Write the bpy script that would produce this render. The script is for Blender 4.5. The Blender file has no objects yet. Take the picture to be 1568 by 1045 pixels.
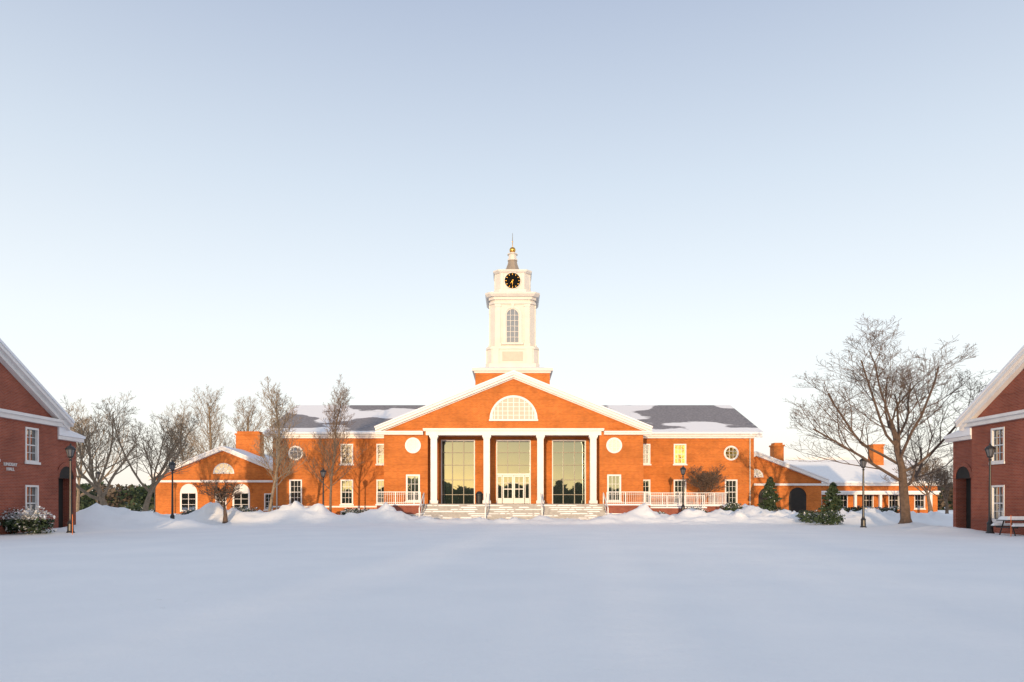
import bpy, math, random
from mathutils import Vector, Matrix, noise
sc=bpy.context.scene
R=math.radians
CAMZ=1.6; F=1100.0
# ---------------------------------------------------------------- materials
def newmat(name):
    m=bpy.data.materials.new(name); m.use_nodes=True
    nt=m.node_tree; b=nt.nodes['Principled BSDF']; return m,nt,b
def N(nt,t,**k):
    n=nt.nodes.new(t)
    for a,v in k.items(): setattr(n,a,v)
    return n
def ramp(nt,stops,fac=None):
    r=N(nt,'ShaderNodeValToRGB'); e=r.color_ramp.elements
    while len(e)<len(stops): e.new(0.5)
    for i,(p,c) in enumerate(stops):
        e[i].position=p; e[i].color=(c[0],c[1],c[2],1)
    if fac is not None: nt.links.new(fac,r.inputs[0])
    return r
def plain(name,col,rough=.6,var=.12,scale=3.0,metal=0,bump=0):
    m,nt,b=newmat(name)
    tc=N(nt,'ShaderNodeTexCoord'); no=N(nt,'ShaderNodeTexNoise'); no.inputs['Scale'].default_value=scale; no.inputs['Detail'].default_value=6
    nt.links.new(tc.outputs['Object'],no.inputs['Vector'])
    r=ramp(nt,[(.3,[c*(1-var) for c in col]),(.7,[min(1,c*(1+var)) for c in col])],no.outputs[0])
    nt.links.new(r.outputs[0],b.inputs['Base Color'])
    b.inputs['Roughness'].default_value=rough; b.inputs['Metallic'].default_value=metal
    if bump:
        bp=N(nt,'ShaderNodeBump'); bp.inputs['Strength'].default_value=bump; nt.links.new(no.outputs[0],bp.inputs['Height']); nt.links.new(bp.outputs[0],b.inputs['Normal'])
    return m
def brickmat(name,c1,c2,mort):
    m,nt,b=newmat(name); L=nt.links.new
    tc=N(nt,'ShaderNodeTexCoord')
    sp=N(nt,'ShaderNodeSeparateXYZ'); L(tc.outputs['Object'],sp.inputs[0])
    ad=N(nt,'ShaderNodeMath',operation='ADD'); L(sp.outputs[0],ad.inputs[0]); L(sp.outputs[1],ad.inputs[1])
    cb=N(nt,'ShaderNodeCombineXYZ'); L(ad.outputs[0],cb.inputs[0]); L(sp.outputs[2],cb.inputs[1])
    br=N(nt,'ShaderNodeTexBrick'); br.inputs['Scale'].default_value=1.0
    br.inputs['Brick Width'].default_value=.22; br.inputs['Row Height'].default_value=.075; br.inputs['Mortar Size'].default_value=.008
    br.inputs['Color1'].default_value=(*c1,1); br.inputs['Color2'].default_value=(*c2,1); br.inputs['Mortar'].default_value=(*mort,1)
    L(cb.outputs[0],br.inputs['Vector'])
    n1=N(nt,'ShaderNodeTexNoise'); n1.inputs['Scale'].default_value=.6; n1.inputs['Detail'].default_value=10; n1.inputs['Roughness'].default_value=.65; L(tc.outputs['Object'],n1.inputs['Vector'])
    mp=N(nt,'ShaderNodeMapRange'); mp.inputs[1].default_value=.3; mp.inputs[2].default_value=.7; mp.inputs[3].default_value=.74; mp.inputs[4].default_value=1.2; L(n1.outputs[0],mp.inputs[0])
    mo=N(nt,'ShaderNodeMath',operation='PINGPONG'); mo.inputs[1].default_value=.3; L(sp.outputs[2],mo.inputs[0])
    m2=N(nt,'ShaderNodeMapRange'); m2.inputs[1].default_value=.0; m2.inputs[2].default_value=.045; m2.inputs[3].default_value=.84; m2.inputs[4].default_value=1.0; L(mo.outputs[0],m2.inputs[0])
    mm=N(nt,'ShaderNodeMath',operation='MULTIPLY'); L(mp.outputs[0],mm.inputs[0]); L(m2.outputs[0],mm.inputs[1])
    mx=N(nt,'ShaderNodeVectorMath',operation='SCALE'); L(br.outputs[0],mx.inputs[0]); L(mm.outputs[0],mx.inputs['Scale'])
    L(mx.outputs[0],b.inputs['Base Color']); b.inputs['Roughness'].default_value=.9; b.inputs['Specular IOR Level'].default_value=.2
    bp=N(nt,'ShaderNodeBump'); bp.inputs['Strength'].default_value=.3; bp.inputs['Distance'].default_value=.01; bp.invert=True
    L(br.outputs['Fac'],bp.inputs['Height']); L(bp.outputs[0],b.inputs['Normal'])
    return m
BRICK=brickmat('brick',(.62,.172,.024),(.51,.125,.018),(.46,.24,.11))
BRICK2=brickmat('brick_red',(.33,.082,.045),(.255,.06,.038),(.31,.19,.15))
WHITE=plain('white_paint',(.74,.72,.71),.45,.05,1.5)
CREAM=plain('cream_paint',(.66,.62,.57),.5,.06,1.2)
SHADE=plain('panel_cream',(.55,.48,.40),.6,.05)
MULL=plain('mullion_bronze',(.30,.27,.22),.5,.1)
BLACK=plain('black_iron',(.018,.018,.02),.4,.2)
CLOCK=plain('clock_black',(.008,.008,.008),.9,.2); CLOCK.node_tree.nodes['Principled BSDF'].inputs['Specular IOR Level'].default_value=.1
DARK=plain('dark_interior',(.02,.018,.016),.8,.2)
GOLD=plain('gold_leaf',(.75,.42,.09),.28,.08,4,metal=1)
LEAD=plain('lead_roof',(.30,.25,.20),.5,.12,2)
STONE=plain('granite',(.42,.40,.38),.8,.15,5)
LAMPGL=plain('lantern_glass',(.12,.12,.13),.15,.1)
ORANGE=plain('orange_plastic',(.8,.2,.05),.5,.05)
BARK=plain('bark',(.17,.12,.085),.9,.3,6,bump=.3)
BARKP=plain('bark_pale',(.25,.195,.14),.9,.25,6)
BARKD=plain('bark_dark',(.12,.08,.058),.9,.3,6,bump=.3)
LEAFG=plain('evergreen_leaf',(.035,.06,.025),.7,.4,2)
LEAFB=plain('winter_brush',(.11,.08,.055),.8,.4,.6)
SNOWB=plain('snow_clump',(.84,.85,.87),.7,.03)
def snowmat():
    m,nt,b=newmat('snow'); L=nt.links.new
    tc=N(nt,'ShaderNodeTexCoord')
    n1=N(nt,'ShaderNodeTexNoise'); n1.inputs['Scale'].default_value=.35; n1.inputs['Detail'].default_value=7; L(tc.outputs['Object'],n1.inputs['Vector'])
    r=ramp(nt,[(.3,(.85,.86,.875)),(.7,(.91,.91,.915))],n1.outputs[0]); L(r.outputs[0],b.inputs['Base Color'])
    n2=N(nt,'ShaderNodeTexNoise'); n2.inputs['Scale'].default_value=2.2; n2.inputs['Detail'].default_value=12; n2.inputs['Roughness'].default_value=.65; L(tc.outputs['Object'],n2.inputs['Vector'])
    bp=N(nt,'ShaderNodeBump'); bp.inputs['Strength'].default_value=.35; bp.inputs['Distance'].default_value=.14; L(n2.outputs[0],bp.inputs['Height'])
    vo=N(nt,'ShaderNodeTexVoronoi'); vo.inputs['Scale'].default_value=3.4; L(tc.outputs['Object'],vo.inputs['Vector'])
    pit=N(nt,'ShaderNodeMapRange'); pit.inputs[1].default_value=.05; pit.inputs[2].default_value=.15; L(vo.outputs['Distance'],pit.inputs[0])
    n3=N(nt,'ShaderNodeTexNoise'); n3.inputs['Scale'].default_value=.22; L(tc.outputs['Object'],n3.inputs['Vector'])
    mk=N(nt,'ShaderNodeMapRange'); mk.inputs[1].default_value=.56; mk.inputs[2].default_value=.66; mk.inputs[4].default_value=.7; L(n3.outputs[0],mk.inputs[0])
    b2=N(nt,'ShaderNodeBump'); b2.inputs['Distance'].default_value=.05; L(mk.outputs[0],b2.inputs['Strength']); L(pit.outputs[0],b2.inputs['Height']); L(bp.outputs[0],b2.inputs['Normal'])
    L(b2.outputs[0],b.inputs['Normal']); b.inputs['Roughness'].default_value=.8
    b.inputs['Specular IOR Level'].default_value=.15
    return m
SNOW=snowmat()
def roofmat(name,bias,scale=.13):
    m,nt,b=newmat(name); L=nt.links.new
    tc=N(nt,'ShaderNodeTexCoord'); sp=N(nt,'ShaderNodeSeparateXYZ'); L(tc.outputs['Object'],sp.inputs[0])
    mp=N(nt,'ShaderNodeMapping'); mp.inputs['Scale'].default_value=(scale,scale*1.6,scale*2.0); L(tc.outputs['Object'],mp.inputs[0])
    n1=N(nt,'ShaderNodeTexNoise'); n1.inputs['Scale'].default_value=1; n1.inputs['Detail'].default_value=5; n1.inputs['Roughness'].default_value=.45; L(mp.outputs[0],n1.inputs['Vector'])
    e=N(nt,'ShaderNodeMapRange'); e.inputs[1].default_value=7.9; e.inputs[2].default_value=8.7; e.inputs[3].default_value=.35; e.inputs[4].default_value=0; L(sp.outputs[2],e.inputs[0])
    a=N(nt,'ShaderNodeMath',operation='ADD'); L(n1.outputs[0],a.inputs[0]); L(e.outputs[0],a.inputs[1])
    st=N(nt,'ShaderNodeMapRange'); st.inputs[1].default_value=bias; st.inputs[2].default_value=bias+.02; L(a.outputs[0],st.inputs[0])
    n3=N(nt,'ShaderNodeTexNoise'); n3.inputs['Scale'].default_value=5; L(tc.outputs['Object'],n3.inputs['Vector'])
    r=ramp(nt,[(.3,(.16,.155,.175)),(.7,(.26,.25,.27))],n3.outputs[0])
    mx=N(nt,'ShaderNodeMix',data_type='RGBA'); L(st.outputs[0],mx.inputs[0]); L(r.outputs[0],mx.inputs[6]); mx.inputs[7].default_value=(.80,.81,.85,1)
    L(mx.outputs[2],b.inputs['Base Color']); b.inputs['Roughness'].default_value=.85
    return m
ROOF=roofmat('shingle_and_snow',.52)
ROOFS=roofmat('mostly_snow',.25)
def glassmat(name,fac,tint=(.9,.9,.9),base=(.015,.017,.018)):
    m=bpy.data.materials.new(name); m.use_nodes=True; nt=m.node_tree; nt.nodes.clear(); L=nt.links.new
    o=N(nt,'ShaderNodeOutputMaterial'); d=N(nt,'ShaderNodeBsdfDiffuse'); g=N(nt,'ShaderNodeBsdfGlossy'); mx=N(nt,'ShaderNodeMixShader')
    d.inputs[0].default_value=(*base,1); g.inputs[0].default_value=(*tint,1); g.inputs['Roughness'].default_value=.015
    tc=N(nt,'ShaderNodeTexCoord'); n=N(nt,'ShaderNodeTexNoise'); n.inputs['Scale'].default_value=.8; L(tc.outputs['Object'],n.inputs['Vector'])
    bp=N(nt,'ShaderNodeBump'); bp.inputs['Strength'].default_value=.05; bp.inputs['Distance'].default_value=.05; L(n.outputs[0],bp.inputs['Height']); L(bp.outputs[0],g.inputs['Normal'])
    mx.inputs[0].default_value=fac; L(d.outputs[0],mx.inputs[1]); L(g.outputs[0],mx.inputs[2]); L(mx.outputs[0],o.inputs[0]); return m
GLASS=glassmat('window_glass',.36)
GLASSD=glassmat('bay_glass',.21,(.80,.97,.90),(.02,.03,.028))
GLASSG=glassmat('painted_sunset_glass',.85,(1,.70,.22),(.6,.4,.1))  # sunset glare painted in: yellow tint and base on two right-wing windows
GLASSW=glassmat('boosted_reflection_glass',.55,(.92,.92,.90),(.2,.2,.2))  # paler, more reflective copy; bright reflection of portico rounds set into the glass
# ---------------------------------------------------------------- mesh helpers
def empty(name,loc=(0,0,0)):
    e=bpy.data.objects.new(name,None); sc.collection.objects.link(e); e.location=loc; return e
I=lambda u,w,v:(u,w,v)
class MB:
    def __init__(s): s.v=[]; s.f=[]; s.mi=[]
    def box(s,u0,u1,w0,w1,v0,v1,T=I):
        b=len(s.v)
        for w in (w0,w1):
            for (u,v) in ((u0,v0),(u1,v0),(u1,v1),(u0,v1)): s.v.append(T(u,w,v))
        for q in ((0,1,2,3),(5,4,7,6),(4,0,3,7),(1,5,6,2),(3,2,6,7),(4,5,1,0)): s.f.append([b+i for i in q])
        return s
    def quad(s,pts):
        b=len(s.v); s.v+= [tuple(p) for p in pts]; s.f.append(list(range(b,b+len(pts)))); return s
    def prism(s,poly,w0,w1,T=I):
        b=len(s.v); n=len(poly)
        for w in (w0,w1):
            for (u,v) in poly: s.v.append(T(u,w,v))
        s.f.append([b+i for i in range(n)]); s.f.append([b+n+i for i in reversed(range(n))])
        for i in range(n): s.f.append([b+i,b+n+i,b+n+(i+1)%n,b+(i+1)%n])
        return s
    def vprism(s,poly,z0,z1,poly2=None):
        b=len(s.v); n=len(poly); p2=poly2 or poly
        for (x,y) in poly: s.v.append((x,y,z0))
        for (x,y) in p2: s.v.append((x,y,z1))
        s.f.append([b+i for i in reversed(range(n))]); s.f.append([b+n+i for i in range(n)])
        for i in range(n): s.f.append([b+i,b+(i+1)%n,b+n+(i+1)%n,b+n+i])
        return s
    def lathe(s,cx,cy,prof,n=12,rot=0):
        b=len(s.v)
        for (r,z) in prof:
            for i in range(n):
                a=rot+2*math.pi*i/n; s.v.append((cx+r*math.cos(a),cy+r*math.sin(a),z))
        for j in range(len(prof)-1):
            for i in range(n):
                s.f.append([b+j*n+i,b+j*n+(i+1)%n,b+(j+1)*n+(i+1)%n,b+(j+1)*n+i])
        s.f.append([b+i for i in reversed(range(n))]); s.f.append([b+(len(prof)-1)*n+i for i in range(n)])
        return s
    def ring(s,u,v,r0,r1,w0,w1,T=I,a0=0,a1=2*math.pi,n=32):
        for i in range(n):
            p=a0+(a1-a0)*i/n; q=a0+(a1-a0)*(i+1)/n
            s.prism([(u+r0*math.cos(p),v+r0*math.sin(p)),(u+r1*math.cos(p),v+r1*math.sin(p)),(u+r1*math.cos(q),v+r1*math.sin(q)),(u+r0*math.cos(q),v+r0*math.sin(q))],w0,w1,T)
        return s
    def build(s,name,mat,parent=None,smooth=False):
        me=bpy.data.meshes.new(name); me.from_pydata(s.v,[],s.f)
        mats=mat if isinstance(mat,(list,tuple)) else [mat]
        for m in mats: me.materials.append(m)
        if s.mi:
            me.polygons.foreach_set('material_index',s.mi)
        if smooth: me.polygons.foreach_set('use_smooth',[True]*len(me.polygons))
        me.update()
        o=bpy.data.objects.new(name,me); sc.collection.objects.link(o)
        if parent: o.parent=parent
        return o
def wall(mb,u0,u1,v0,v1,ops,T,depth=.2):
    us=sorted(set([u0,u1]+[o[0] for o in ops]+[o[1] for o in ops])); vs=sorted(set([v0,v1]+[o[2] for o in ops]+[o[3] for o in ops]))
    for i in range(len(us)-1):
        for j in range(len(vs)-1):
            a,b,c,d=us[i],us[i+1],vs[j],vs[j+1]; mu=(a+b)/2; mv=(c+d)/2
            if any(o[0]<mu<o[1] and o[2]<mv<o[3] for o in ops): continue
            mb.quad([T(a,0,c),T(b,0,c),T(b,0,d),T(a,0,d)])
    for (a,b,c,d) in ops:
        mb.quad([T(a,0,c),T(a,depth,c),T(a,depth,d),T(a,0,d)]); mb.quad([T(b,0,c),T(b,depth,c),T(b,depth,d),T(b,0,d)])
        mb.quad([T(a,0,c),T(b,0,c),T(b,depth,c),T(a,depth,c)]); mb.quad([T(a,0,d),T(b,0,d),T(b,depth,d),T(a,depth,d)])
def window(fr,gl,u0,u1,v0,v1,T,cols=2,rows=4,b=.11,sill=True):
    fr.box(u0,u0+b,-.03,.12,v0,v1,T); fr.box(u1-b,u1,-.03,.12,v0,v1,T)
    fr.box(u0+b,u1-b,-.03,.12,v1-b,v1,T); fr.box(u0+b,u1-b,-.03,.12,v0,v0+b,T)
    if sill: fr.box(u0-.08,u1+.08,-.09,-.031,v0-.1,v0+.03,T)
    gl.quad([T(u0+b,.13,v0+b),T(u1-b,.13,v0+b),T(u1-b,.13,v1-b),T(u0+b,.13,v1-b)])
    for i in range(1,cols):
        u=u0+b+(u1-u0-2*b)*i/cols; fr.box(u-.014,u+.014,.08,.126,v0+b,v1-b,T)
    for j in range(1,rows):
        v=v0+b+(v1-v0-2*b)*j/rows; t=.03 if j*2==rows else .014
        fr.box(u0+b,u1-b,.075,.124,v-t,v+t,T)
def disc(mb,u,v,r,w,T,n=32,a0=0,a1=2*math.pi):
    full=abs(a1-a0-2*math.pi)<1e-6
    k=n if full else n+1
    mb.quad([T(u+r*math.cos(a0+(a1-a0)*i/n),w,v+r*math.sin(a0+(a1-a0)*i/n)) for i in range(k)])
def roundwin(fr,gl,u,v,r,T):
    fr.ring(u,v,r-.1,r+.06,-.06,.01,T); disc(gl,u,v,r-.09,-.02,T)
    for q in (-.17,.17):
        h=math.sqrt((r-.1)**2-q*q)
        fr.box(u+q-.014,u+q+.014,-.05,-.022,v-h,v+h,T); fr.box(u-h,u+h,-.048,-.024,v+q-.014,v+q+.014,T)
def TY(Y,cx=0): return lambda u,w,v:(cx+u,Y+w,v)
def TXl(X): return lambda u,w,v:(X-w,u,v)
def TXr(X): return lambda u,w,v:(X+w,u,v)
def text(body,size,T3,mat,parent,name):
    cu=bpy.data.curves.new(name,'FONT'); cu.body=body; cu.size=size; cu.align_x='CENTER'; cu.extrude=.02
    o=bpy.data.objects.new(name,cu); sc.collection.objects.link(o); o.location=T3[0]; o.rotation_euler=T3[1]; cu.materials.append(mat); o.parent=parent
# ---------------------------------------------------------------- library building
CX=.13
lib=empty('clock_tower_library_building')
br,wh,gl,gd,sh,gg,gw,mu=MB(),MB(),MB(),MB(),MB(),MB(),MB(),MB()
TP=TY(60,CX); TR=TY(63,CX); TW=TY(66,CX)
for s in (-1,1):
    a,b=(7.17,10.83) if s>0 else (-10.83,-7.17)
    w0=(s*8.4-.58,s*8.4+.58,1.7,3.95)
    wall(br,a,b,0,7.42,[w0],TP)
    window(wh,gd,*w0,TP,cols=3,rows=3,b=.13)
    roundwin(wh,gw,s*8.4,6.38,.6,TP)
    x=CX+s*7.17; br.quad([(x,60,1.5),(x,63,1.5),(x,63,7.42),(x,60,7.42)])
    x=CX+s*10.83; br.quad([(x,60,0),(x,66,0),(x,66,7.42),(x,60,7.42)])
ops=[(-6.36,-3.38,1.5,7.12),(-1.52,1.52,1.5,7.12),(3.38,6.36,1.5,7.12)]
wall(br,-7.17,7.17,1.5,7.42,ops,TR,.25)
for k,(a,b,c,d) in enumerate(ops):
    fr=wh
    for q in (a,b-.09): fr.box(q,q+.09,.05,.2,c,d,TR)
    fr.box(a+.09,b-.09,.05,.2,d-.12,d,TR)
    gd.quad([TR(a+.09,.22,c),TR(b-.09,.22,c),TR(b-.09,.22,d-.12),TR(a+.09,.22,d-.12)])
    for i in (1,2,):
        u=a+(b-a)*i/3; mu.box(u-.03,u+.03,.1,.215,c if k!=1 else 4.15,d-.12,TR)
    for v in ((2.3,3.6,4.9,6.0) if k!=1 else (4.9,6.0)):
        mu.box(a+.09,b-.09,.11,.21,v-.025,v+.025,TR)
wh.box(-1.43,1.43,.06,.19,4.02,4.16,TR)
for (a,b) in ((-1.42,-1.0),(-.97,0),(0.0,.97),(1.0,1.42)):
    t=.13 if b-a>.6 else .06
    wh.box(a+.01,a+t,.03,.17,1.52,4.0,TR); wh.box(b-t,b-.01,.03,.17,1.52,4.0,TR)
    wh.box(a+t,b-t,.03,.17,3.86,4.0,TR); wh.box(a+t,b-t,.03,.17,1.52,2.0,TR)
    if b-a>.6: wh.box(a+t,b-t,.04,.16,2.75,2.83,TR); wh.box((a+b)/2-.02,(a+b)/2+.02,.05,.15,2.0,3.86,TR)
    wh.box(a+t,b-t,.05,.15,3.3,3.34,TR)
wh.box(-7.15,7.15,.02,3.0,7.43,7.5,TP)
wh.box(-7.3,7.3,-.25,.45,7.22,7.62,TP)
wh.box(-7.5,7.5,-.33,-.26,7.55,7.64,TP)
for u in (-6.65,-2.24,2.24,6.65):
    wh.box(u-.26,u+.26,-.15,.37,1.78,6.95,TP)
    wh.box(u-.34,u+.34,-.22,.46,1.52,1.78,TP); wh.box(u-.31,u+.31,-.19,.43,6.95,7.06,TP); wh.box(u-.36,u+.36,-.24,.47,7.06,7.218,TP)
HW,ZE,ZP=11.45,7.78,12.4
br.quad([TP(-10.83,.003,7.4),TP(10.83,.003,7.4),TP(10.83,.003,8.0),TP(0,.003,ZP-.3),TP(-10.83,.003,8.0)])
for s in (-1,1):
    for (t0,t1,y0) in ((.0,.20,-.62),(.20,.38,-.42),(.38,.46,-.12)):
        wh.prism([(0,ZP-t0),(s*HW,ZE-t0),(s*HW,ZE-t1),(0,ZP-t1)],y0,.05,TP)
    a,b=sorted((s*7.52,s*HW))
    wh.box(a,b,-.58,.04,7.40,7.54,TP); wh.box(a,b,-.4,.03,7.25,7.40,TP)
wh.box(-7.52,7.52,-.5,.04,7.64,7.76,TP)
disc(sh,0,8.55,1.85,-.02,TP,24,0,math.pi)
wh.ring(0,8.55,1.82,2.0,-.1,.02,TP,0,math.pi,24); wh.box(-2.05,2.05,-.1,.02,8.42,8.56,TP)
for i in range(1,12):
    a=math.pi*i/12; c,s_=math.cos(a),math.sin(a)
    wh.box(1.83*c-.035,1.83*c+.035,-.06,-.021,8.56,8.55+1.83*s_,TP)
for z in (8.9,9.25,9.6,9.95):
    hw=math.sqrt(max(0,1.83**2-(z-8.55)**2)); wh.box(-hw,hw,-.055,-.022,z-.025,z+.025,TP)
for s in (-1,1):
    a,b=(10.83,22.1) if s>0 else (-22.1,-10.83)
    ops=[];w=.58
    for c in (12.0,15.3): ops.append((s*c-w,s*c+w,5.12,7.0))
    for c in (12.0,15.3,20.0): ops.append((s*c-w,s*c+w,1.42,3.72))
    ops.append((s*15.3-w,s*15.3+w,.1,.85))
    wall(br,a,b,-.3,7.5,ops,TW)
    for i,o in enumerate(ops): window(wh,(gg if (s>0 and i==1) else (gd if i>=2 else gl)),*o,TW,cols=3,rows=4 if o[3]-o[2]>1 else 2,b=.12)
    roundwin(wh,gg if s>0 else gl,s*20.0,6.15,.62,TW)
    wh.box(a+.02,b-.02,-.05,.01,1.16,1.30,TW)
    wh.box(a,b,-.45,.0,7.68,7.84,TW); wh.box(a,b,-.25,.02,7.5,7.68,TW)
    x=CX+s*22.1
    br.quad([(x,66,-.3),(x,84.6,-.3),(x,84.6,7.6),(x,75.3,11.4),(x,66,7.6)])
    xs=sorted((x,x+s*.55))
    for sy in (-1,1):
        y0=75.3+sy*9.95
        T=lambda u,w,v:(w,u,v)
        wh.prism([(75.3,11.60),(y0,7.80),(y0,7.52),(75.3,11.32)],xs[0],xs[1],T)
    sh.box(s*21.7-.05,s*21.7+.05,-.14,-.04,.2,7.5,TW)
br.quad([(CX-22.1,84.6,-.3),(CX+22.1,84.6,-.3),(CX+22.1,84.6,7.6),(CX-22.1,84.6,7.6)])
roof=MB()
T=lambda u,w,v:(w,u,v)
roof.prism([(65.35,7.86),(75.3,11.64),(85.25,7.86),(85.25,8.02),(75.3,11.82),(65.35,8.02)],CX-22.75,CX+22.75,T)
roof.build('wing_roof',ROOF,lib)
r2=MB(); r2.prism([(-HW-.05,ZE+.005),(0,ZP+.005),(HW+.05,ZE+.005),(HW+.05,ZE+.13),(0,ZP+.15),(-HW-.05,ZE+.13)],59.32,75.3,lambda u,w,v:(CX+u,w,v))
r2.build('portico_roof',SNOWB,lib)
# ---- tower
def sq(h,ch,cx,cy):
    return [(cx-h+ch,cy-h),(cx+h-ch,cy-h),(cx+h,cy-h+ch),(cx+h,cy+h-ch),(cx+h-ch,cy+h),(cx-h+ch,cy+h),(cx-h,cy+h-ch),(cx-h,cy-h+ch)]
tx,ty=.05,69.0
tw=MB(); tb=MB(); tsn=MB(); tp=MB()
tb.box(tx-3.4,tx+3.4,ty-3.4,ty+3.4,9,13.42)
tw.vprism(sq(3.5,.02,tx,ty),13.425,13.6); tw.vprism(sq(3.68,.02,tx,ty),13.6,13.85)
tsn.vprism(sq(3.66,.02,tx,ty),13.852,14.15,sq(2.5,.4,tx,ty))
tw.vprism(sq(2.50,.35,tx,ty),14.05,14.5); tw.vprism(sq(2.36,.4,tx,ty),14.5,15.85)
tw.vprism(sq(2.46,.4,tx,ty),15.85,16.0); tw.vprism(sq(2.36,.4,tx,ty),16.0,16.12)
tw.vprism(sq(2.08,.45,tx,ty),16.12,20.5)
tw.vprism(sq(2.2,.45,tx,ty),20.1,20.3)
tw.vprism(sq(2.22,.45,tx,ty),20.5,20.75); tw.vprism(sq(2.4,.45,tx,ty),20.75,20.95,sq(2.55,.45,tx,ty)); tw.vprism(sq(2.55,.45,tx,ty),20.95,21.10)
tsn.vprism(sq(2.52,.45,tx,ty),21.102,21.36,sq(1.75,.45,tx,ty))
tw.vprism(sq(1.74,.5,tx,ty),21.3,21.6);tw.vprism(sq(1.62,.5,tx,ty),21.6,23.15)
tw.vprism(sq(1.7,.5,tx,ty),23.15,23.3,sq(1.82,.5,tx,ty)); tw.vprism(sq(1.82,.5,tx,ty),23.3,23.42)
tg=MB(); tk=MB(); tgo=MB()
for q in range(4):
    ang=q*math.pi/2; ca,sa=math.cos(ang),math.sin(ang)
    def TT(front,ca=ca,sa=sa):
        def f(u,w,v):
            x,y=u,-front+w
            return (tx+x*ca-y*sa, ty+x*sa+y*ca, v)
        return f
    A=TT(2.08)
    for s in (-1,1):
        tw.box(s*1.36-.24,s*1.36+.24,-.1,-.001,16.13,20.05,A)
        tw.box(s*1.36-.3,s*1.36+.3,-.14,-.0012,16.13,16.45,A)
        tw.box(s*1.36-.29,s*1.36+.29,-.13,-.0012,19.85,20.08,A)
    tw.ring(0,19.05,.66,.86,-.14,-.001,A,0,math.pi,20); tw.box(-.86,-.66,-.14,-.001,16.5,19.05,A); tw.box(.66,.86,-.14,-.001,16.5,19.05,A)
    tw.box(-1.0,1.0,-.2,-.001,16.3,16.5,A)
    tw.prism([(-.1,19.68),(.1,19.68),(.15,20.08),(-.15,20.08)],-.18,-.001,A)
    tg.quad([A(-.62,-.02,16.5),A(.62,-.02,16.5)]+[A(.62*math.cos(math.pi*i/16),-.02,19.05+.62*math.sin(math.pi*i/16)) for i in range(17)])
    tw.ring(0,19.05,.55,.659,-.08,-.021,A,0,math.pi,16); tw.box(-.659,-.55,-.08,-.021,16.5,19.05,A); tw.box(.55,.659,-.08,-.021,16.5,19.05,A)
    for u in (-.2,.2): tw.box(u-.02,u+.02,-.06,-.022,16.5,19.55,A)
    for j in range(1,6): tw.box(-.55,.55,-.058,-.023,16.5+j*.51-.02,16.5+j*.51+.02,A)
    B=TT(2.36)
    tp.box(-.95,.95,-.06,-.001,14.75,15.6,B)
    for s in(-1,1): tw.box(s*1.55-.28,s*1.55+.28,-.12,-.001,14.5,15.84,B)
    C=TT(1.62)
    for s in(-1,1): tw.box(s*.98-.12,s*.98+.12,-.06,-.001,21.6,23.14,C)
    tk.ring(0,22.4,.001,.74,-.06,-.01,C,n=32)
    tw.ring(0,22.4,.74,.80,-.1,-.001,C,n=32)
    for h in range(12):
        a=2*math.pi*h/12; r0,r1=.56,.66; t=.022
        c,s_=math.cos(a),math.sin(a)
        tgo.prism([(r0*c-t*s_,22.4+r0*s_+t*c),(r1*c-t*s_,22.4+r1*s_+t*c),(r1*c+t*s_,22.4+r1*s_-t*c),(r0*c+t*s_,22.4+r0*s_-t*c)],-.08,-.061,C)
    for (a,l,t) in ((R(268),.52,.03),(R(232),.36,.045)):
        c,s_=math.cos(a),math.sin(a)
        tgo.prism([(-.1*c-t*s_,22.4-.1*s_+t*c),(l*c,22.4+l*s_),(-.1*c+t*s_,22.4-.1*s_-t*c)],-.1,-.085,C)
tw.build('tower_white_stages',CREAM,lib); tb.build('tower_brick_base',BRICK,lib); tsn.build('tower_ledge_snow',SNOWB,lib)
tp.build('tower_panels',SHADE,lib)
tg.build('tower_window_glass',GLASS,lib); tk.build('clock_face',CLOCK,lib); tgo.build('clock_hands_and_numerals',GOLD,lib)
cap=MB(); prof=[(1.72,23.42),(1.1,23.54),(.82,23.75),(.64,24.05),(.50,24.45),(.42,24.8)]
cap.lathe(tx,ty,prof,8,R(22.5)); cap.build('bell_roof',LEAD,lib)
la=MB(); la.lathe(tx,ty,[(.50,24.8),(.50,24.95),(.40,24.98),(.40,25.35),(.52,25.38),(.52,25.46),(.2,25.62)],8,R(22.5)); la.build('lantern',CREAM,lib)
ba=MB(); ba.lathe(tx,ty,[(.02,25.5)]+[(.30*math.sin(math.pi*i/10)+.001,25.84-.30*math.cos(math.pi*i/10)) for i in range(11)]+[(.035,26.2),(.03,26.6),(.07,26.65),(.03,26.7),(.012,27.5)],16)
ba.build('gold_finial',GOLD,lib,True)
br.build('brick_walls',BRICK,lib); wh.build('white_trim_and_columns',WHITE,lib); gl.build('window_glass',GLASS,lib); gd.build('bay_glass',GLASSD,lib); gg.build('painted_sunset_window_glass',GLASSG,lib); gw.build('round_window_glass',GLASSW,lib)
sh.build('louvres',SHADE,lib); mu.build('mullions',MULL,lib)
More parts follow.
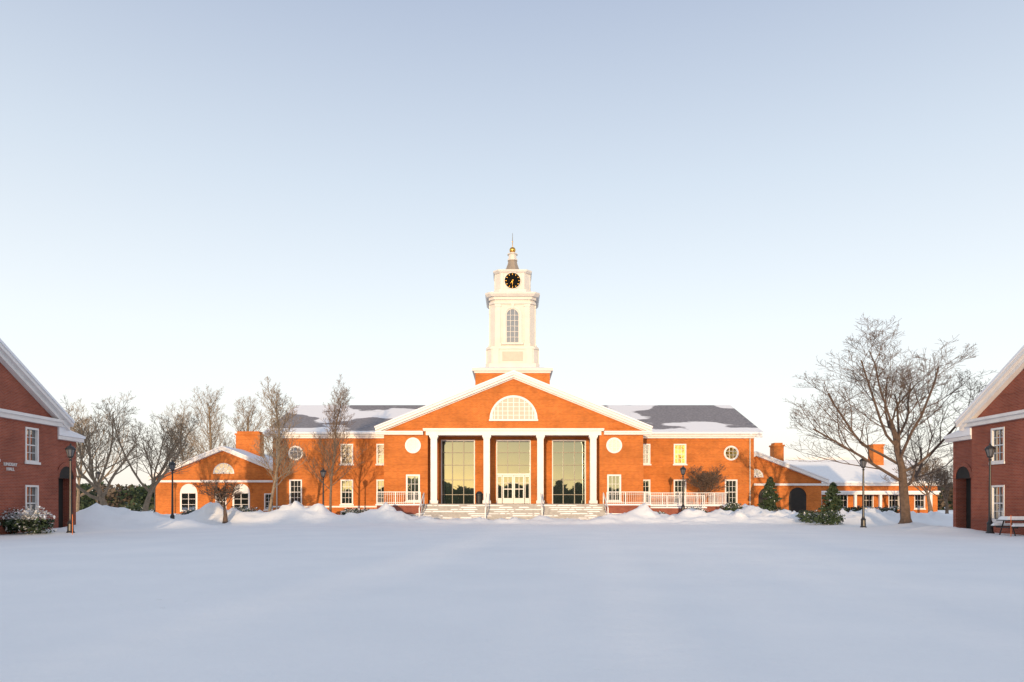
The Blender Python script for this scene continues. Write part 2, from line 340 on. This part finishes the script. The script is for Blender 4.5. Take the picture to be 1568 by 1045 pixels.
# ---- terrace + steps
st=MB(); sn=MB(); tbk=MB()
TC=lambda u,w,v:(CX+u,w,v)
st.box(-10.9,10.9,58.5,66,-.2,1.49,TC)
for i in range(8):
    z=1.49-.16*(i+1); hw=7.3 if i<4 else 9.0+.5*(i-4)
    st.box(-hw,hw,58.5-.38*(i+1),58.5-.38*i,-.2,z,TC)
random.seed(3)
stp=empty('entrance_steps'); st.build('treads',STONE,stp)
for i in range(8):
    z=1.49-.16*(i+1); hw=7.2 if i<4 else 8.8+.5*(i-4); x=-hw
    while x<hw:
        l=random.uniform(.3,1.8)
        if random.random()<.6:
            e=min(x+l,hw); d=random.uniform(.1,.3)
            sn.prism([(x,z+.002),(e,z+.002),(e-.12,z+.05+random.random()*.05),(x+.12,z+.05+random.random()*.05)],58.5-.38*i-d-.02,58.5-.38*i-.01,TC)
        x+=l
sn.build('tread_snow',SNOWB,stp)
for s in (-1,1):
    a,b=sorted((s*7.4,s*10.9)); tbk.box(a,b,57.2,58.48,-.2,1.38,TC)
tbk.box(10.95,17.9,60.0,65.9,-.2,1.3,TC)
tbk.box(10.95,15.6,58.2,59.88,-.2,1.15,TC)
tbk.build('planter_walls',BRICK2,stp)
cp=MB()
for s in (-1,1):
    a,b=sorted((s*7.35,s*10.98)); cp.box(a,b,57.1,58.49,1.383,1.50,TC)
cp.box(10.99,15.65,58.12,59.87,1.153,1.25,TC)
cp.box(10.95,18.0,59.9,65.88,1.303,1.46,TC); cp.build('coping',SNOWB,stp)
def railing(pts,name='railing',h=.95,sp=.16):
    m=MB()
    for (a,b) in zip(pts[:-1],pts[1:]):
        a=Vector(a);b=Vector(b);L=(b-a).length; n=max(1,int(L/sp)); d=(b-a)/n
        side=Vector((-d.y,d.x,0)).normalized()
        for (z,t) in ((h,.03),(.12,.02),(h*.82,.012)):
            vs=[]
            for p in (a,b):
                for (o1,o2) in ((-1,-1),(1,-1),(1,1),(-1,1)):
                    pp=p+side*o1*t+Vector((0,0,z+o2*t)); vs.append(tuple(pp))
            bb=len(m.v); m.v+=vs
            for f in ((0,1,5,4),(1,2,6,5),(2,3,7,6),(3,0,4,7),(0,3,2,1),(4,5,6,7)): m.f.append([bb+i for i in f])
        for i in range(n+1):
            p=a+d*i; t=.04 if i%9==0 or i==n else .011
            m.box(p.x-t,p.x+t,p.y-t,p.y+t,p.z,p.z+h)
    m.build(name,WHITE)
railing([(CX-10.9,57.3,1.5),(CX-7.45,57.3,1.5)]); railing([(CX+7.45,57.3,1.5),(CX+10.9,57.3,1.5)])
railing([(CX+11,60.05,1.46),(CX+17.9,60.05,1.46),(CX+17.9,65.5,1.46)])
railing([(CX+11,58.3,1.25),(CX+15.5,58.3,1.25)],h=.9)
for u in (-7.3,-2.2,2.2,7.3):
    railing([(CX+u,58.4,1.49),(CX+u,55.6,.3)],'stair_handrail',.9,1.4)
t=MB(); t.lathe(-2.75,60.3,[(.24,1.49),(.28,1.55),(.3,2.2),(.33,2.22),(.33,2.3),(.22,2.48),(.1,2.55)],16); t.build('trash_bin',BLACK)
# ---------------------------------------------------------------- side halls
def hall(X,sgn,y1,depth,leng):
    e=empty('brick_hall'); T=TXl(X) if sgn>0 else TXr(X)
    y0=y1-depth; ym=(y0+y1)/2; ez=6.15; pk=ez+.56*depth/2
    b,w,g,r=MB(),MB(),MB(),MB()
    ops=[]
    for c in (y1-2.15,y1-5.2,y0+5.2,y0+2.15):
        ops+= [(c-.52,c+.52,3.72,5.55),(c-.52,c+.52,.62,2.52)]
    wall(b,y0,y1,-.3,ez,ops,T)
    for o in ops: window(w,g,*o,T,cols=2,rows=4,b=.1)
    b.quad([T(y0,0,ez),T(y1,0,ez),T(ym,0,pk)])
    far=X-sgn*leng
    for y in (y0,y1):
        b.quad([(X,y,-.3),(far,y,-.3),(far,y,ez),(X,y,ez)])
    b.quad([(far,y0,-.3),(far,y1,-.3),(far,y1,ez),(far,ym,pk),(far,y0,ez)])
    w.box(y0-.3,y1+.3,-.22,-.002,5.82,6.05,T); w.box(y0-.4,y1+.4,-.34,-.001,6.05,6.2,T)
    for s,yy in ((-1,y0-.65),(1,y1+.65)):
        ze=ez-.56*.65+.28
        for (t0,t1,o_) in ((0,.2,-.5),(.2,.42,-.3)):
            w.prism([(ym,pk+.3-t0),(yy,ze-t0+.02),(yy,ze-t1+.02),(ym,pk+.3-t1)],o_,-.003,T)
        r.prism([(ym,pk+.46),(yy,ze+.16),(yy,ze+.03),(ym,pk+.31)],-.55,leng+.3,T)
    T2=TXl(X-.25) if sgn>0 else TXr(X+.25)
    l0,l1=y1+.003,y1+2.1
    oc=(l0+l1)/2+.1; ow=.68
    wall(b,l0,l1,-.3,5.15,[(oc-ow,oc+ow,-.3,3.0)],T2,.6)
    b.quad([T2(l1,0,-.3),T2(l1,leng-2,-.3),T2(l1,leng-2,5.15),T2(l1,0,5.15)])
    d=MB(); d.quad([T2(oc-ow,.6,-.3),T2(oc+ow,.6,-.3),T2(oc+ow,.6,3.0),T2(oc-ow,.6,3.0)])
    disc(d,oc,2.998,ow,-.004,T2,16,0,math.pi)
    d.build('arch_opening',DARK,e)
    b.ring(oc,3.0,ow,ow+.22,-.05,-.001,T2,0,math.pi,14)
    w.box(l0,l1+.3,-.3,.0,5.15,5.35,T2)
    r.prism([(l0,5.36),(l1+.35,5.36),(l1+.35,5.5),(l0,5.9)],-.35,leng-2,T2)
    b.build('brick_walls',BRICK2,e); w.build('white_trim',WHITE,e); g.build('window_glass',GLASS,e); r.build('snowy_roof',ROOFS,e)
    return e
h1=hall(-25.3,1,40.0,12,8)
h2=hall(25.6,-1,40.0,12,9)
text('LINDSAY\nHALL',.24,((-25.27,36.2,3.45),(R(90),0,R(90))),WHITE,h1,'hall_lettering')
# ---------------------------------------------------------------- pavilions and annexes behind
def pavilion(cx,Y,hw,pk,ez,arches,wins,lun,chim,depth=16):
    e=empty('brick_pavilion'); T=TY(Y,cx); b,w,g,r,d=MB(),MB(),MB(),MB(),MB()
    wall(b,-hw,hw,-.3,ez,wins,T)
    for o in wins: window(w,g,*o,T,cols=3,rows=4)
    b.quad([T(-hw,0,ez),T(hw,0,ez),T(0,0,pk-.2)])
    for s in(-1,1):
        x=cx+s*hw; b.quad([(x,Y,-.3),(x,Y+depth,-.3),(x,Y+depth,ez),(x,Y,ez)])
        w.prism([(0,pk),(s*(hw+.6),ez+.02),(s*(hw+.6),ez-.33),(0,pk-.35)],-.5,-.002,T)
        r.prism([(0,pk+.15),(s*(hw+.65),ez+.15),(s*(hw+.65),ez+.025),(0,pk+.003)],-.55,depth,T)
    w.box(-hw-.3,hw+.3,-.25,-.003,ez-.55,ez-.32,T)
    for (c,r_,v0,vs,kind) in arches:
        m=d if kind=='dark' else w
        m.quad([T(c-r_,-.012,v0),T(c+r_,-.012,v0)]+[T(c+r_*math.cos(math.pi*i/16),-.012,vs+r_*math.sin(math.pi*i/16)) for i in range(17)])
        b.ring(c,vs,r_,r_+.25,-.08,-.001,T,0,math.pi,16)
        if kind=='white':
            g.quad([T(c-r_+.2,-.03,v0+.2),T(c+r_-.2,-.03,v0+.2),T(c+r_-.2,-.03,vs-.1),T(c-r_+.2,-.03,vs-.1)])
            w.box(c-.03,c+.03,-.06,-.031,v0+.2,vs-.1,T)
            for vv in (1.4,2.0): w.box(c-r_+.2,c+r_-.2,-.058,-.032,vv-.02,vv+.02,T)
    if lun:
        lz,lr=lun; w.quad([T(lr*math.cos(math.pi*i/16),-.02,lz+lr*math.sin(math.pi*i/16)) for i in range(17)])
        disc(g,0,lz+.1,lr-.18,-.04,T,16,0,math.pi); w.ring(0,lz,lr*.45,lr*.52,-.07,-.041,T,0,math.pi,12)
        for i in range(1,6): 
            a=math.pi*i/6; c_,s_=math.cos(a),math.sin(a); w.prism([(.05*s_,lz-.05*c_),(lr*c_+.03*s_,lz+lr*s_-.03*c_),(lr*c_-.03*s_,lz+lr*s_+.03*c_),(-.05*s_,lz+.05*c_)],-.065,-.042,T)
    for (x0,x1,y,z1) in chim:
        b.box(x0,x1,y,y+1.4,2,z1); b.box(x0-.1,x1+.1,y-.1,y+1.5,z1+.002,z1+.2); b.box(x0+.1,x1-.1,y+.1,y+1.3,z1+.202,z1+.45)
    b.build('brick_walls',BRICK,e); w.build('white_trim',WHITE,e); g.build('window_glass',GLASS,e); r.build('snowy_roof',ROOFS,e)
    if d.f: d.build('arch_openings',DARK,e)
pavilion(-31.3,78,7.4,7.6,4.35,[(-3.8,.95,.6,2.7,'white'),(1.9,.95,.6,2.7,'white')],[(-.9,.3,.8,2.6),(4.4,5.6,.8,2.6)],(4.75,1.15),[(-32.3,-29.5,84,9.5)])
pavilion(26.4,78,7.2,7.0,4.0,[(4.6,.95,-.2,2.3,'dark'),(1.3,.95,-.2,2.3,'dark')],[],(4.35,.9),[(32.1,33.3,88,8.5)])
ann=empty('brick_annex')
b,w,g_,r=MB(),MB(),MB(),MB()
T=TY(92,0); ops=[(35.0+i*3.3,36.4+i*3.3,.8,3.0) for i in range(6)]
wall(b,33.5,54.5,-.3,4.0,ops,T)
for o in ops: window(w,g_,*o,T,cols=3,rows=2)
b.quad([(33.5,92,-.3),(33.5,106,-.3),(33.5,106,4),(33.5,99,6.8),(33.5,92,4)]); b.quad([(54.5,92,-.3),(54.5,106,-.3),(54.5,106,4),(54.5,99,6.8),(54.5,92,4)])
w.box(33.2,54.8,-.35,-.002,3.75,4.1,T)
r.prism([(91.4,4.12),(99,7.3),(106.6,4.12),(106.6,4.3),(99,7.5),(91.4,4.3)],33.0,55.0,lambda u,w,v:(w,u,v))
b.box(48.8,50.2,97,98.5,5,9.3); b.box(48.7,50.3,96.9,98.6,9.302,9.5)
w.box(35.5,47,100,104,7.2,7.9)
for i in range(6): w.box(36+i*3.1,36.3+i*3.1,88.5,88.8,-.3,2.6)
w.box(35.5,52.5,88.3,91.9,2.6,2.85); r.box(35.4,52.6,88.2,91.9,2.853,3.05)
b.build('brick_walls',BRICK,ann); w.build('white_trim',WHITE,ann); g_.build('window_glass',GLASS,ann); r.build('snowy_roof',SNOWB,ann)
# ---------------------------------------------------------------- ground
def axis(lo,hi,step,ends):
    a=[];x=lo
    while x<=hi+1e-6: a.append(x); x+=step
    s=step;x=lo
    pre=[]
    while x>-ends: s*=1.25; x-=s; pre.append(x)
    s=step;x=a[-1];post=[]
    while x<ends: s*=1.25; x+=s; post.append(x)
    return pre[::-1]+a+post
def g(x,c,w): return math.exp(-((x-c)/w)**2)
def gh(x,y):
    n=noise.noise(Vector((x*.12,y*.12,0)))*.06+noise.noise(Vector((x*.5,y*.5,3)))*.02
    if y<30 or y>110: return n
    rough=noise.fractal(Vector((x*.5,y*.5,7)),.6,2.1,6)
    h=0
    edge=1/(1+math.exp(-(y-53.2)*1.6))
    h+=.30*edge*(1 if y<80 else max(0,1-(y-80)/20))
    h+= g(y,53.8,1.6)*(.16+.42*abs(rough))*(1 if abs(x)>8 else .5)
    h+= 1.05*g(x,-27.0,2.8)*g(y,47.5,2.2)*(1+.45*rough) + .6*g(x,-22.8,2.5)*g(y,47,1.8)*(1+.5*rough)
    h+= .70*g(x,-16.2,2.6)*g(y,54.3,1.6)*(1+.5*rough)+ .6*g(x,-22,3)*g(y,54.5,1.6)*(1+.6*rough)+.7*g(x,-10.2,1.8)*g(y,54.8,1.2)*(1+.5*rough)
    h+= .85*g(x,9.6,1.5)*g(y,55.0,1.1)*(1+.5*rough)+ .5*g(x,15,3.5)*g(y,56,1.5)*(1+.6*rough)+.8*g(x,20.5,3.5)*g(y,58,2.5)*(1+.5*rough)
    h+= .55*g(x,25.5,3)*g(y,52.5,2)*(1+.5*rough)+.35*g(x,31,4)*g(y,54,2)*(1+.5*rough)
    h+= .35*g(x,25.6,1.2)*g(y,46,1.2)+.25*g(x,-34,3)*g(y,43,2)+.3*g(x,24.3,1.2)*g(y,40,3)*(1+.4*rough)+.35*g(x,-24,1.3)*g(y,40,3)*(1+.4*rough)
    h+= .22*rough*edge+ .07*abs(rough)*g(y,50,4)
    return h+n
X=axis(-48,48,.3,2500); Y=axis(-2,92,.3,2500)
gm=MB(); nx=len(X)
for y in Y:
    for x in X: gm.v.append((x,y,gh(x,y)))
for j in range(len(Y)-1):
    for i in range(nx-1): a=j*nx+i; gm.f.append([a,a+1,a+nx+1,a+nx])
gm.build('snow_ground',SNOW,None,True)
# ---------------------------------------------------------------- trees
def tube(m,pts,rad,k):
    b=len(m.v); n=len(pts)
    for i,p in enumerate(pts):
        d=(pts[min(i+1,n-1)]-pts[max(i-1,0)]).normalized()
        a=d.cross(Vector((.31,.22,.92)) if abs(d.z)<.9 else Vector((1,0,0))).normalized(); c=d.cross(a)
        for j in range(k):
            t=2*math.pi*j/k; q=p+(a*math.cos(t)+c*math.sin(t))*rad[i]; m.v.append((q.x,q.y,q.z))
    for i in range(n-1):
        for j in range(k): m.f.append([b+i*k+j,b+i*k+(j+1)%k,b+(i+1)*k+(j+1)%k,b+(i+1)*k+j])
def grow(m,rng,p,d,L,r,lev,P):
    maxl=P['lev']; n=6 if lev<=1 else (4 if lev==2 else 3)
    pts=[p.copy()];rad=[r];dirs=[d.copy()]
    mr=P['minr']; end=max(mr,r*(.45 if lev<maxl else .6))
    for i in range(n):
        w=P['wob']*(1+.15*lev)
        d=(d+Vector((rng.gauss(0,w),rng.gauss(0,w),rng.gauss(0,w*.7)+P['up'][lev]))).normalized()
        p=p+d*L/n; pts.append(p.copy()); rad.append(max(mr,r+(end-r)*(i+1)/n)); dirs.append(d.copy())
    tube(m,pts,rad,7 if lev==0 else (5 if lev==1 else 3))
    if lev>=maxl: return
    k=P['kids'][lev]; k=rng.randint(max(1,k-1),k+1)
    t0=P['t0'][lev]
    ph=rng.random()*6.28
    for c in range(k):
        t=t0+(1-t0)*(c+rng.random()*.8)/k; t=min(t,.999)
        f=t*n;i=int(f);q=pts[i].lerp(pts[i+1],f-i); rr=rad[i]+(rad[i+1]-rad[i])*(f-i); dd=dirs[i+1]
        ph+=2.4+rng.uniform(-.4,.4)
        ax=dd.cross(Vector((math.cos(ph),math.sin(ph),.3))).normalized()
        ang=R(rng.uniform(*P['ang'][lev]))
        if lev==0: ang*=1.15-.6*(t-t0)/(1-t0)
        nd=Matrix.Rotation(ang,3,ax)@dd
        l=L*P['len'][lev]*rng.uniform(.75,1.2)*(1.1-.45*(t-t0)/(1-t0+1e-6))
        grow(m,rng,q,nd,l,max(mr,rr*P['rr'][lev]),lev+1,P)
BROAD=dict(lev=5,minr=.008,wob=.11,up=[.0,.12,.09,.06,.04,.0],kids=[7,6,6,4,2],t0=[.35,.2,.2,.2,.2],ang=[(28,72),(25,55),(28,58),(25,60),(25,60)],len=[2.1,.52,.55,.52,.55],rr=[.62,.6,.55,.6,.7])
BIG=dict(lev=5,minr=.009,wob=.09,up=[.02,.10,.09,.06,.03,.0],kids=[10,7,6,5,3],t0=[.28,.22,.2,.2,.2],ang=[(40,75),(22,50),(25,55),(25,58),(25,60)],len=[.95,.50,.55,.52,.55],rr=[.5,.55,.55,.6,.7])
POP=dict(lev=4,minr=.009,wob=.07,up=[.05,.14,.12,.08,.04],kids=[26,8,6,3],t0=[.22,.15,.15,.2],ang=[(32,58),(22,46),(22,45),(25,55)],len=[.32,.42,.5,.5],rr=[.38,.5,.6,.7])
ROUND=dict(lev=5,minr=.007,wob=.09,up=[.0,.12,.08,.05,.03,0],kids=[7,6,6,5,3],t0=[.6,.25,.2,.2,.2],ang=[(15,50),(22,50),(25,50),(25,55),(25,60)],len=[1.6,.55,.58,.5,.5],rr=[.55,.55,.55,.6,.7])
def px(x,Y): return (x-784)*Y/F
def tree(x,y,H,W,trunkL,r,seed,P,mat,name='bare_tree',lean=(0,0)):
    rng=random.Random(seed); m=MB(); z=gh(x,y)-.15
    tube(m,[Vector((0,0,0)),Vector((0,0,.18)),Vector((0,0,.5))],[r*1.7,r*1.25,r*1.02],8)
    grow(m,rng,Vector((0,0,.45)),Vector((lean[0],lean[1],1)).normalized(),trunkL,r,0,P)
    zs=sorted(v[2] for v in m.v); xs=sorted(v[0] for v in m.v); n=len(xs)
    sz=H/zs[int(n*.999)]; sx=W/(xs[int(n*.995)]-xs[int(n*.005)])
    m.v=[(x+v[0]*sx,y+v[1]*sx,z+v[2]*sz) for v in m.v]
    return m.build(name,mat)
tree(px(1387,46),46,13.0,12.4,8.6,.32,11,BIG,BARKD,lean=(.06,0))
tree(px(165,51),51,9.5,8.2,2.6,.24,5,BROAD,BARKP)
tree(px(222,55),55,9.4,6.4,2.4,.19,8,BROAD,BARKP)
tree(px(118,58),58,10.0,5.5,2.2,.18,21,BROAD,BARKP)
tree(px(412,57),57,11.3,4.1,10.3,.13,2,POP,BARKP)
tree(px(506,59),59,12.1,4.5,11.0,.14,4,POP,BARK)
tree(px(325,88),88,15.8,6.5,15,.2,6,POP,BARKP)
tree(px(372,90),90,15,6.5,14,.2,9,POP,BARKP)
tree(px(290,88),88,14.4,6,13,.2,12,POP,BARKP)
tree(px(345,52),52,3.4,3.6,1.0,.10,13,ROUND,BARKD,'ornamental_tree')
tree(px(1075,62),62,4.8,3.1,1.5,.09,14,ROUND,BARKD,'ornamental_tree')
tree(px(1450,62),62,4.6,4.0,1.6,.12,15,ROUND,BARK)
tree(px(1425,80),80,6.6,6.0,1.6,.14,17,ROUND,BARK)
# ---------------------------------------------------------------- evergreens / shrubs
def clump(m,rng,c,rad,n,size,snow=.0):
    for _ in range(n):
        while True:
            v=Vector((rng.uniform(-1,1),rng.uniform(-1,1),rng.uniform(-1,1)))
            if .25<v.length<1: break
        v=v*(.8+.35*noise.noise(v*2.2+Vector(c)))
        p=Vector(c)+Vector((v.x*rad[0],v.y*rad[1],v.z*rad[2]))
        a=Vector((rng.gauss(0,1),rng.gauss(0,1),rng.gauss(0,1))).normalized(); s=size*rng.uniform(.5,1.4)
        sn_=rng.random()<snow*(1 if v.z>.1 else .25)
        if sn_: a.z*=.25; a.normalize()
        b=a.cross(Vector((0,0,1))).normalized() if sn_ else a.cross(Vector((rng.random(),rng.random(),rng.random()))).normalized()
        m.quad([p-a*s,p+b*s*.5,p+a*s,p-b*s*.5]); m.mi.append(1 if sn_ else 0)
def shrub(x,y,w,h,seed,snow,mat=None,name='shrub',n=1500):
    m=MB(); rng=random.Random(seed); z=gh(x,y)
    for i in range(5):
        cx=x+rng.uniform(-.45,.45)*w; clump(m,rng,(cx,y+rng.uniform(-.3,.3),z+h*.42),(w*.5,w*.45,h*.6*rng.uniform(.7,1)),n//5,.09,snow)
    return m.build(name,[mat or LEAFG,SNOWB])
shrub(px(38,36),36,2.0,1.5,1,.95,n=4500)
shrub(px(560,60),57.5,1.5,1.0,2,.8)
shrub(px(545,60),58,1.3,.9,3,.8)
shrub(px(575,60),58,1.3,.9,31,.8)
for i,(xx,yy,w_,h_,s_) in enumerate([(375,57,1.6,1.0,.7),(1120,58,1.6,1.2,.5),(1260,50,2.2,1.1,.3),(1180,62,2.5,.9,.8),(1060,57.5,1.6,.8,.8),(1245,52,1.6,1.0,.5),(1355,60,2.0,1.2,.5),(1000,57.5,1.2,.6,.8),(205,66,2.5,1.5,.2),(1310,66,2.4,1.3,.2),(300,62,2,1.0,.5)]):
    shrub(px(xx,yy),yy,w_,h_,40+i,s_)
def conifer(x,y,h,w,seed,snow=.12):
    m=MB(); rng=random.Random(seed); z=gh(x,y)
    tube(m,[Vector((x,y,z)),Vector((x,y,z+h*.95))],[.09,.02],6); m.mi+=[0]*(len(m.f)-len(m.mi))
    for i in range(110):
        t=rng.random()**.8; zz=z+h*(.08+.9*t); L=w*.5*(1-t)**.8*rng.uniform(.6,1.15)+.08; a=rng.random()*6.28
        for k_ in range(16):
            q=(k_+1)/16; c=Vector((x+math.cos(a)*L*q,y+math.sin(a)*L*q,zz-L*.25*q+.1*q*q))
            clump(m,rng,c,(.12,.12,.09),3,.09,snow)
    m.build('conifer_tree',[LEAFG,SNOWB])
conifer(px(1180,60),60,3.1,2.2,1); conifer(px(1275,56),56,2.8,2.4,2,.08)
def woods(name,x0,x1,Y,dep,h,n,size,seed,mats,core=True):
    m=MB(); rng=random.Random(seed)
    def top_(x): return h*(.72+.5*noise.noise(Vector((x*.05,seed,0)))+.22*noise.noise(Vector((x*.35,seed,4))))
    for _ in range(n):
        x=rng.uniform(x0,x1); y=Y+rng.uniform(0,dep)
        z=rng.random()**.7*top_(x)
        a=Vector((rng.gauss(0,1),rng.gauss(0,1),rng.gauss(0,1))).normalized(); b=a.cross(Vector((rng.random(),rng.random(),1))).normalized(); s=size*rng.uniform(.5,1.5)
        p=Vector((x,y,z)); m.quad([p-a*s,p+b*s*.6,p+a*s,p-b*s*.6]); m.mi.append(0 if noise.noise(Vector((x*.12,y*.1,seed)))>-.05 else 1)
    if core:
        x=x0
        while x<x1:
            t=top_(x)*.85
            m.quad([(x,Y+dep*.5,-1),(x+1.5,Y+dep*.5+.3,-1),(x+1.3,Y+dep*.5+.3,t),(x,Y+dep*.5,t)]); m.mi.append(1); x+=1.5
    m.build(name,mats)
woods('distant_woods',-190,-20,150,20,7.5,20000,.5,1,[LEAFB,LEAFG])
woods('distant_woods',20,190,150,20,6.5,20000,.5,2,[LEAFB,LEAFG])
woods('tree_line',-170,170,-112,12,9.6,16000,1.0,3,[LEAFB,LEAFG])
# ---------------------------------------------------------------- street lamps etc.
def lamp(x,y,h):
    e=empty('street_lamp'); z=gh(x,y)-.1; m=MB(); H=h
    m.lathe(x,y,[(.2,z),(.2,z+.12),(.15,z+.2),(.14,z+.55),(.16,z+.6),(.09,z+.72),(.075,z+.8),(.05,H-.85),(.09,H-.82),(.05,H-.76),(.05,H-.72),(.13,H-.66),(.14,H-.62)],12); m.build('post',BLACK,e)
    q=MB(); q.lathe(x,y,[(.12,H-.62),(.215,H-.28)],8); q.build('lantern_glass',LAMPGL,e)
    c=MB(); c.lathe(x,y,[(.25,H-.28),(.26,H-.24),(.17,H-.13),(.06,H-.06),(.04,H-.03),(.05,H),(.01,H+.06)],8)
    for i in range(8):
        a=2*math.pi*i/8; ca,sa=math.cos(a),math.sin(a); tube(c,[Vector((x+.125*ca,y+.125*sa,H-.62)),Vector((x+.22*ca,y+.22*sa,H-.28))],[.013,.013],4)
    c.build('lantern_cap',BLACK,e)
for (xx,yy,h) in ((108,37,4.6),(264,50,4.5),(495,56,4.25),(1046,56,4.45),(1322,45.6,4.5),(1516,36.8,4.6),(150,66,4.5),(237,95,4.2)): lamp(px(xx,yy),yy,h)
def stake(x,y):
    m=MB(); m.lathe(x,y,[(.018,gh(x,y)-.1),(.018,gh(x,y)+1.0),(.005,gh(x,y)+1.02)],6); m.build('snow_stake',ORANGE)
stake(px(111,36),36); stake(px(1548,34),34)
pt=empty('picnic_table'); x,y=px(1562,35),35
m=MB(); z=gh(x,y)
m.box(x-.9,x+.9,y-.38,y+.38,z+.72,z+.76)
for s in(-1,1):
    m.box(x-.9,x+.9,y+s*.72-.13,y+s*.72+.13,z+.42,z+.46)
    m.box(x+s*.65-.03,x+s*.65+.03,y-.75,y+.75,z+.36,z+.42)
    for q in (-1,1): tube(m,[Vector((x+s*.62,y+q*.6,z-.1)),Vector((x+s*.62,y+q*.25,z+.72))],[.03,.03],6)
m.build('table_frame',BLACK,pt)
m=MB()
m.vprism([(x-.88,y-.36),(x+.88,y-.36),(x+.88,y+.36),(x-.88,y+.36)],z+.763,z+.93,[(x-.78,y-.25),(x+.78,y-.25),(x+.78,y+.25),(x-.78,y+.25)])
for s in(-1,1): m.vprism([(x-.88,y+s*.72-.12),(x+.88,y+s*.72-.12),(x+.88,y+s*.72+.12),(x-.88,y+s*.72+.12)],z+.463,z+.58,[(x-.8,y+s*.72-.06),(x+.8,y+s*.72-.06),(x+.8,y+s*.72+.06),(x-.8,y+s*.72+.06)])
m.build('table_snow',SNOWB,pt)
# ---------------------------------------------------------------- light
AZ,EL=R(-7),R(3.0)
sd=Vector((math.sin(AZ)*math.cos(EL),-math.cos(AZ)*math.cos(EL),math.sin(EL)))
sl=bpy.data.lights.new('sun','SUN'); sl.energy=3.6; sl.angle=R(.5); sl.color=(1,.72,.43)
so=bpy.data.objects.new('sun',sl); sc.collection.objects.link(so); so.location=(0,-50,30); so.rotation_euler=(-sd).to_track_quat('-Z','Y').to_euler()
w=bpy.data.worlds.new('World'); sc.world=w; w.use_nodes=True; nt=w.node_tree; nt.nodes.clear(); L=nt.links.new
out=N(nt,'ShaderNodeOutputWorld'); sky=N(nt,'ShaderNodeTexSky',sky_type='NISHITA'); sky.sun_disc=False; sky.sun_elevation=EL; sky.sun_rotation=math.pi-AZ
sky.altitude=50; sky.air_density=1; sky.dust_density=1.5; sky.ozone_density=2
bg=N(nt,'ShaderNodeBackground'); bg.inputs[1].default_value=.08; L(sky.outputs[0],bg.inputs[0])
tc=N(nt,'ShaderNodeTexCoord'); sp=N(nt,'ShaderNodeSeparateXYZ'); L(tc.outputs['Generated'],sp.inputs[0])
rp=ramp(nt,[(0,(.95,.90,.83)),(.1,(.93,.92,.90)),(.22,(.85,.88,.90)),(.4,(.64,.70,.775)),(.58,(.43,.485,.605)),(1,(.46,.51,.62))],sp.outputs[2])
bg2=N(nt,'ShaderNodeBackground'); bg2.inputs[1].default_value=1.0; L(rp.outputs[0],bg2.inputs[0])
ad=N(nt,'ShaderNodeAddShader'); L(bg.outputs[0],ad.inputs[0]); L(bg2.outputs[0],ad.inputs[1])
dt=N(nt,'ShaderNodeVectorMath',operation='DOT_PRODUCT'); L(tc.outputs['Generated'],dt.inputs[0]); dt.inputs[1].default_value=sd
mxx=N(nt,'ShaderNodeMath',operation='MAXIMUM'); L(dt.outputs['Value'],mxx.inputs[0]); mxx.inputs[1].default_value=0
pw=N(nt,'ShaderNodeMath',operation='POWER'); L(mxx.outputs[0],pw.inputs[0]); pw.inputs[1].default_value=8
az=N(nt,'ShaderNodeMath',operation='ABSOLUTE'); L(sp.outputs[2],az.inputs[0])
ex=N(nt,'ShaderNodeMath',operation='MULTIPLY'); L(az.outputs[0],ex.inputs[0]); ex.inputs[1].default_value=-24
ee=N(nt,'ShaderNodeMath',operation='EXPONENT'); L(ex.outputs[0],ee.inputs[0])
gm_=N(nt,'ShaderNodeMath',operation='MULTIPLY'); L(pw.outputs[0],gm_.inputs[0]); L(ee.outputs[0],gm_.inputs[1])
gs=N(nt,'ShaderNodeMath',operation='MULTIPLY'); L(gm_.outputs[0],gs.inputs[0]); gs.inputs[1].default_value=3.6
bg3=N(nt,'ShaderNodeBackground'); bg3.inputs[0].default_value=(1,.66,.22,1); L(gs.outputs[0],bg3.inputs[1])
ad2=N(nt,'ShaderNodeAddShader'); L(ad.outputs[0],ad2.inputs[0]); L(bg3.outputs[0],ad2.inputs[1]); L(ad2.outputs[0],out.inputs[0])
# ---------------------------------------------------------------- camera
cam=bpy.data.cameras.new('camera'); co=bpy.data.objects.new('camera',cam); sc.collection.objects.link(co)
co.location=(0,0,CAMZ); co.rotation_euler=(R(90),0,0); cam.sensor_width=36; cam.lens=F/1568*36; cam.shift_y=(770-522.5)/1568; cam.clip_end=6000
sc.camera=co
sc.view_settings.view_transform='Standard'; sc.view_settings.look='None'; sc.view_settings.exposure=0
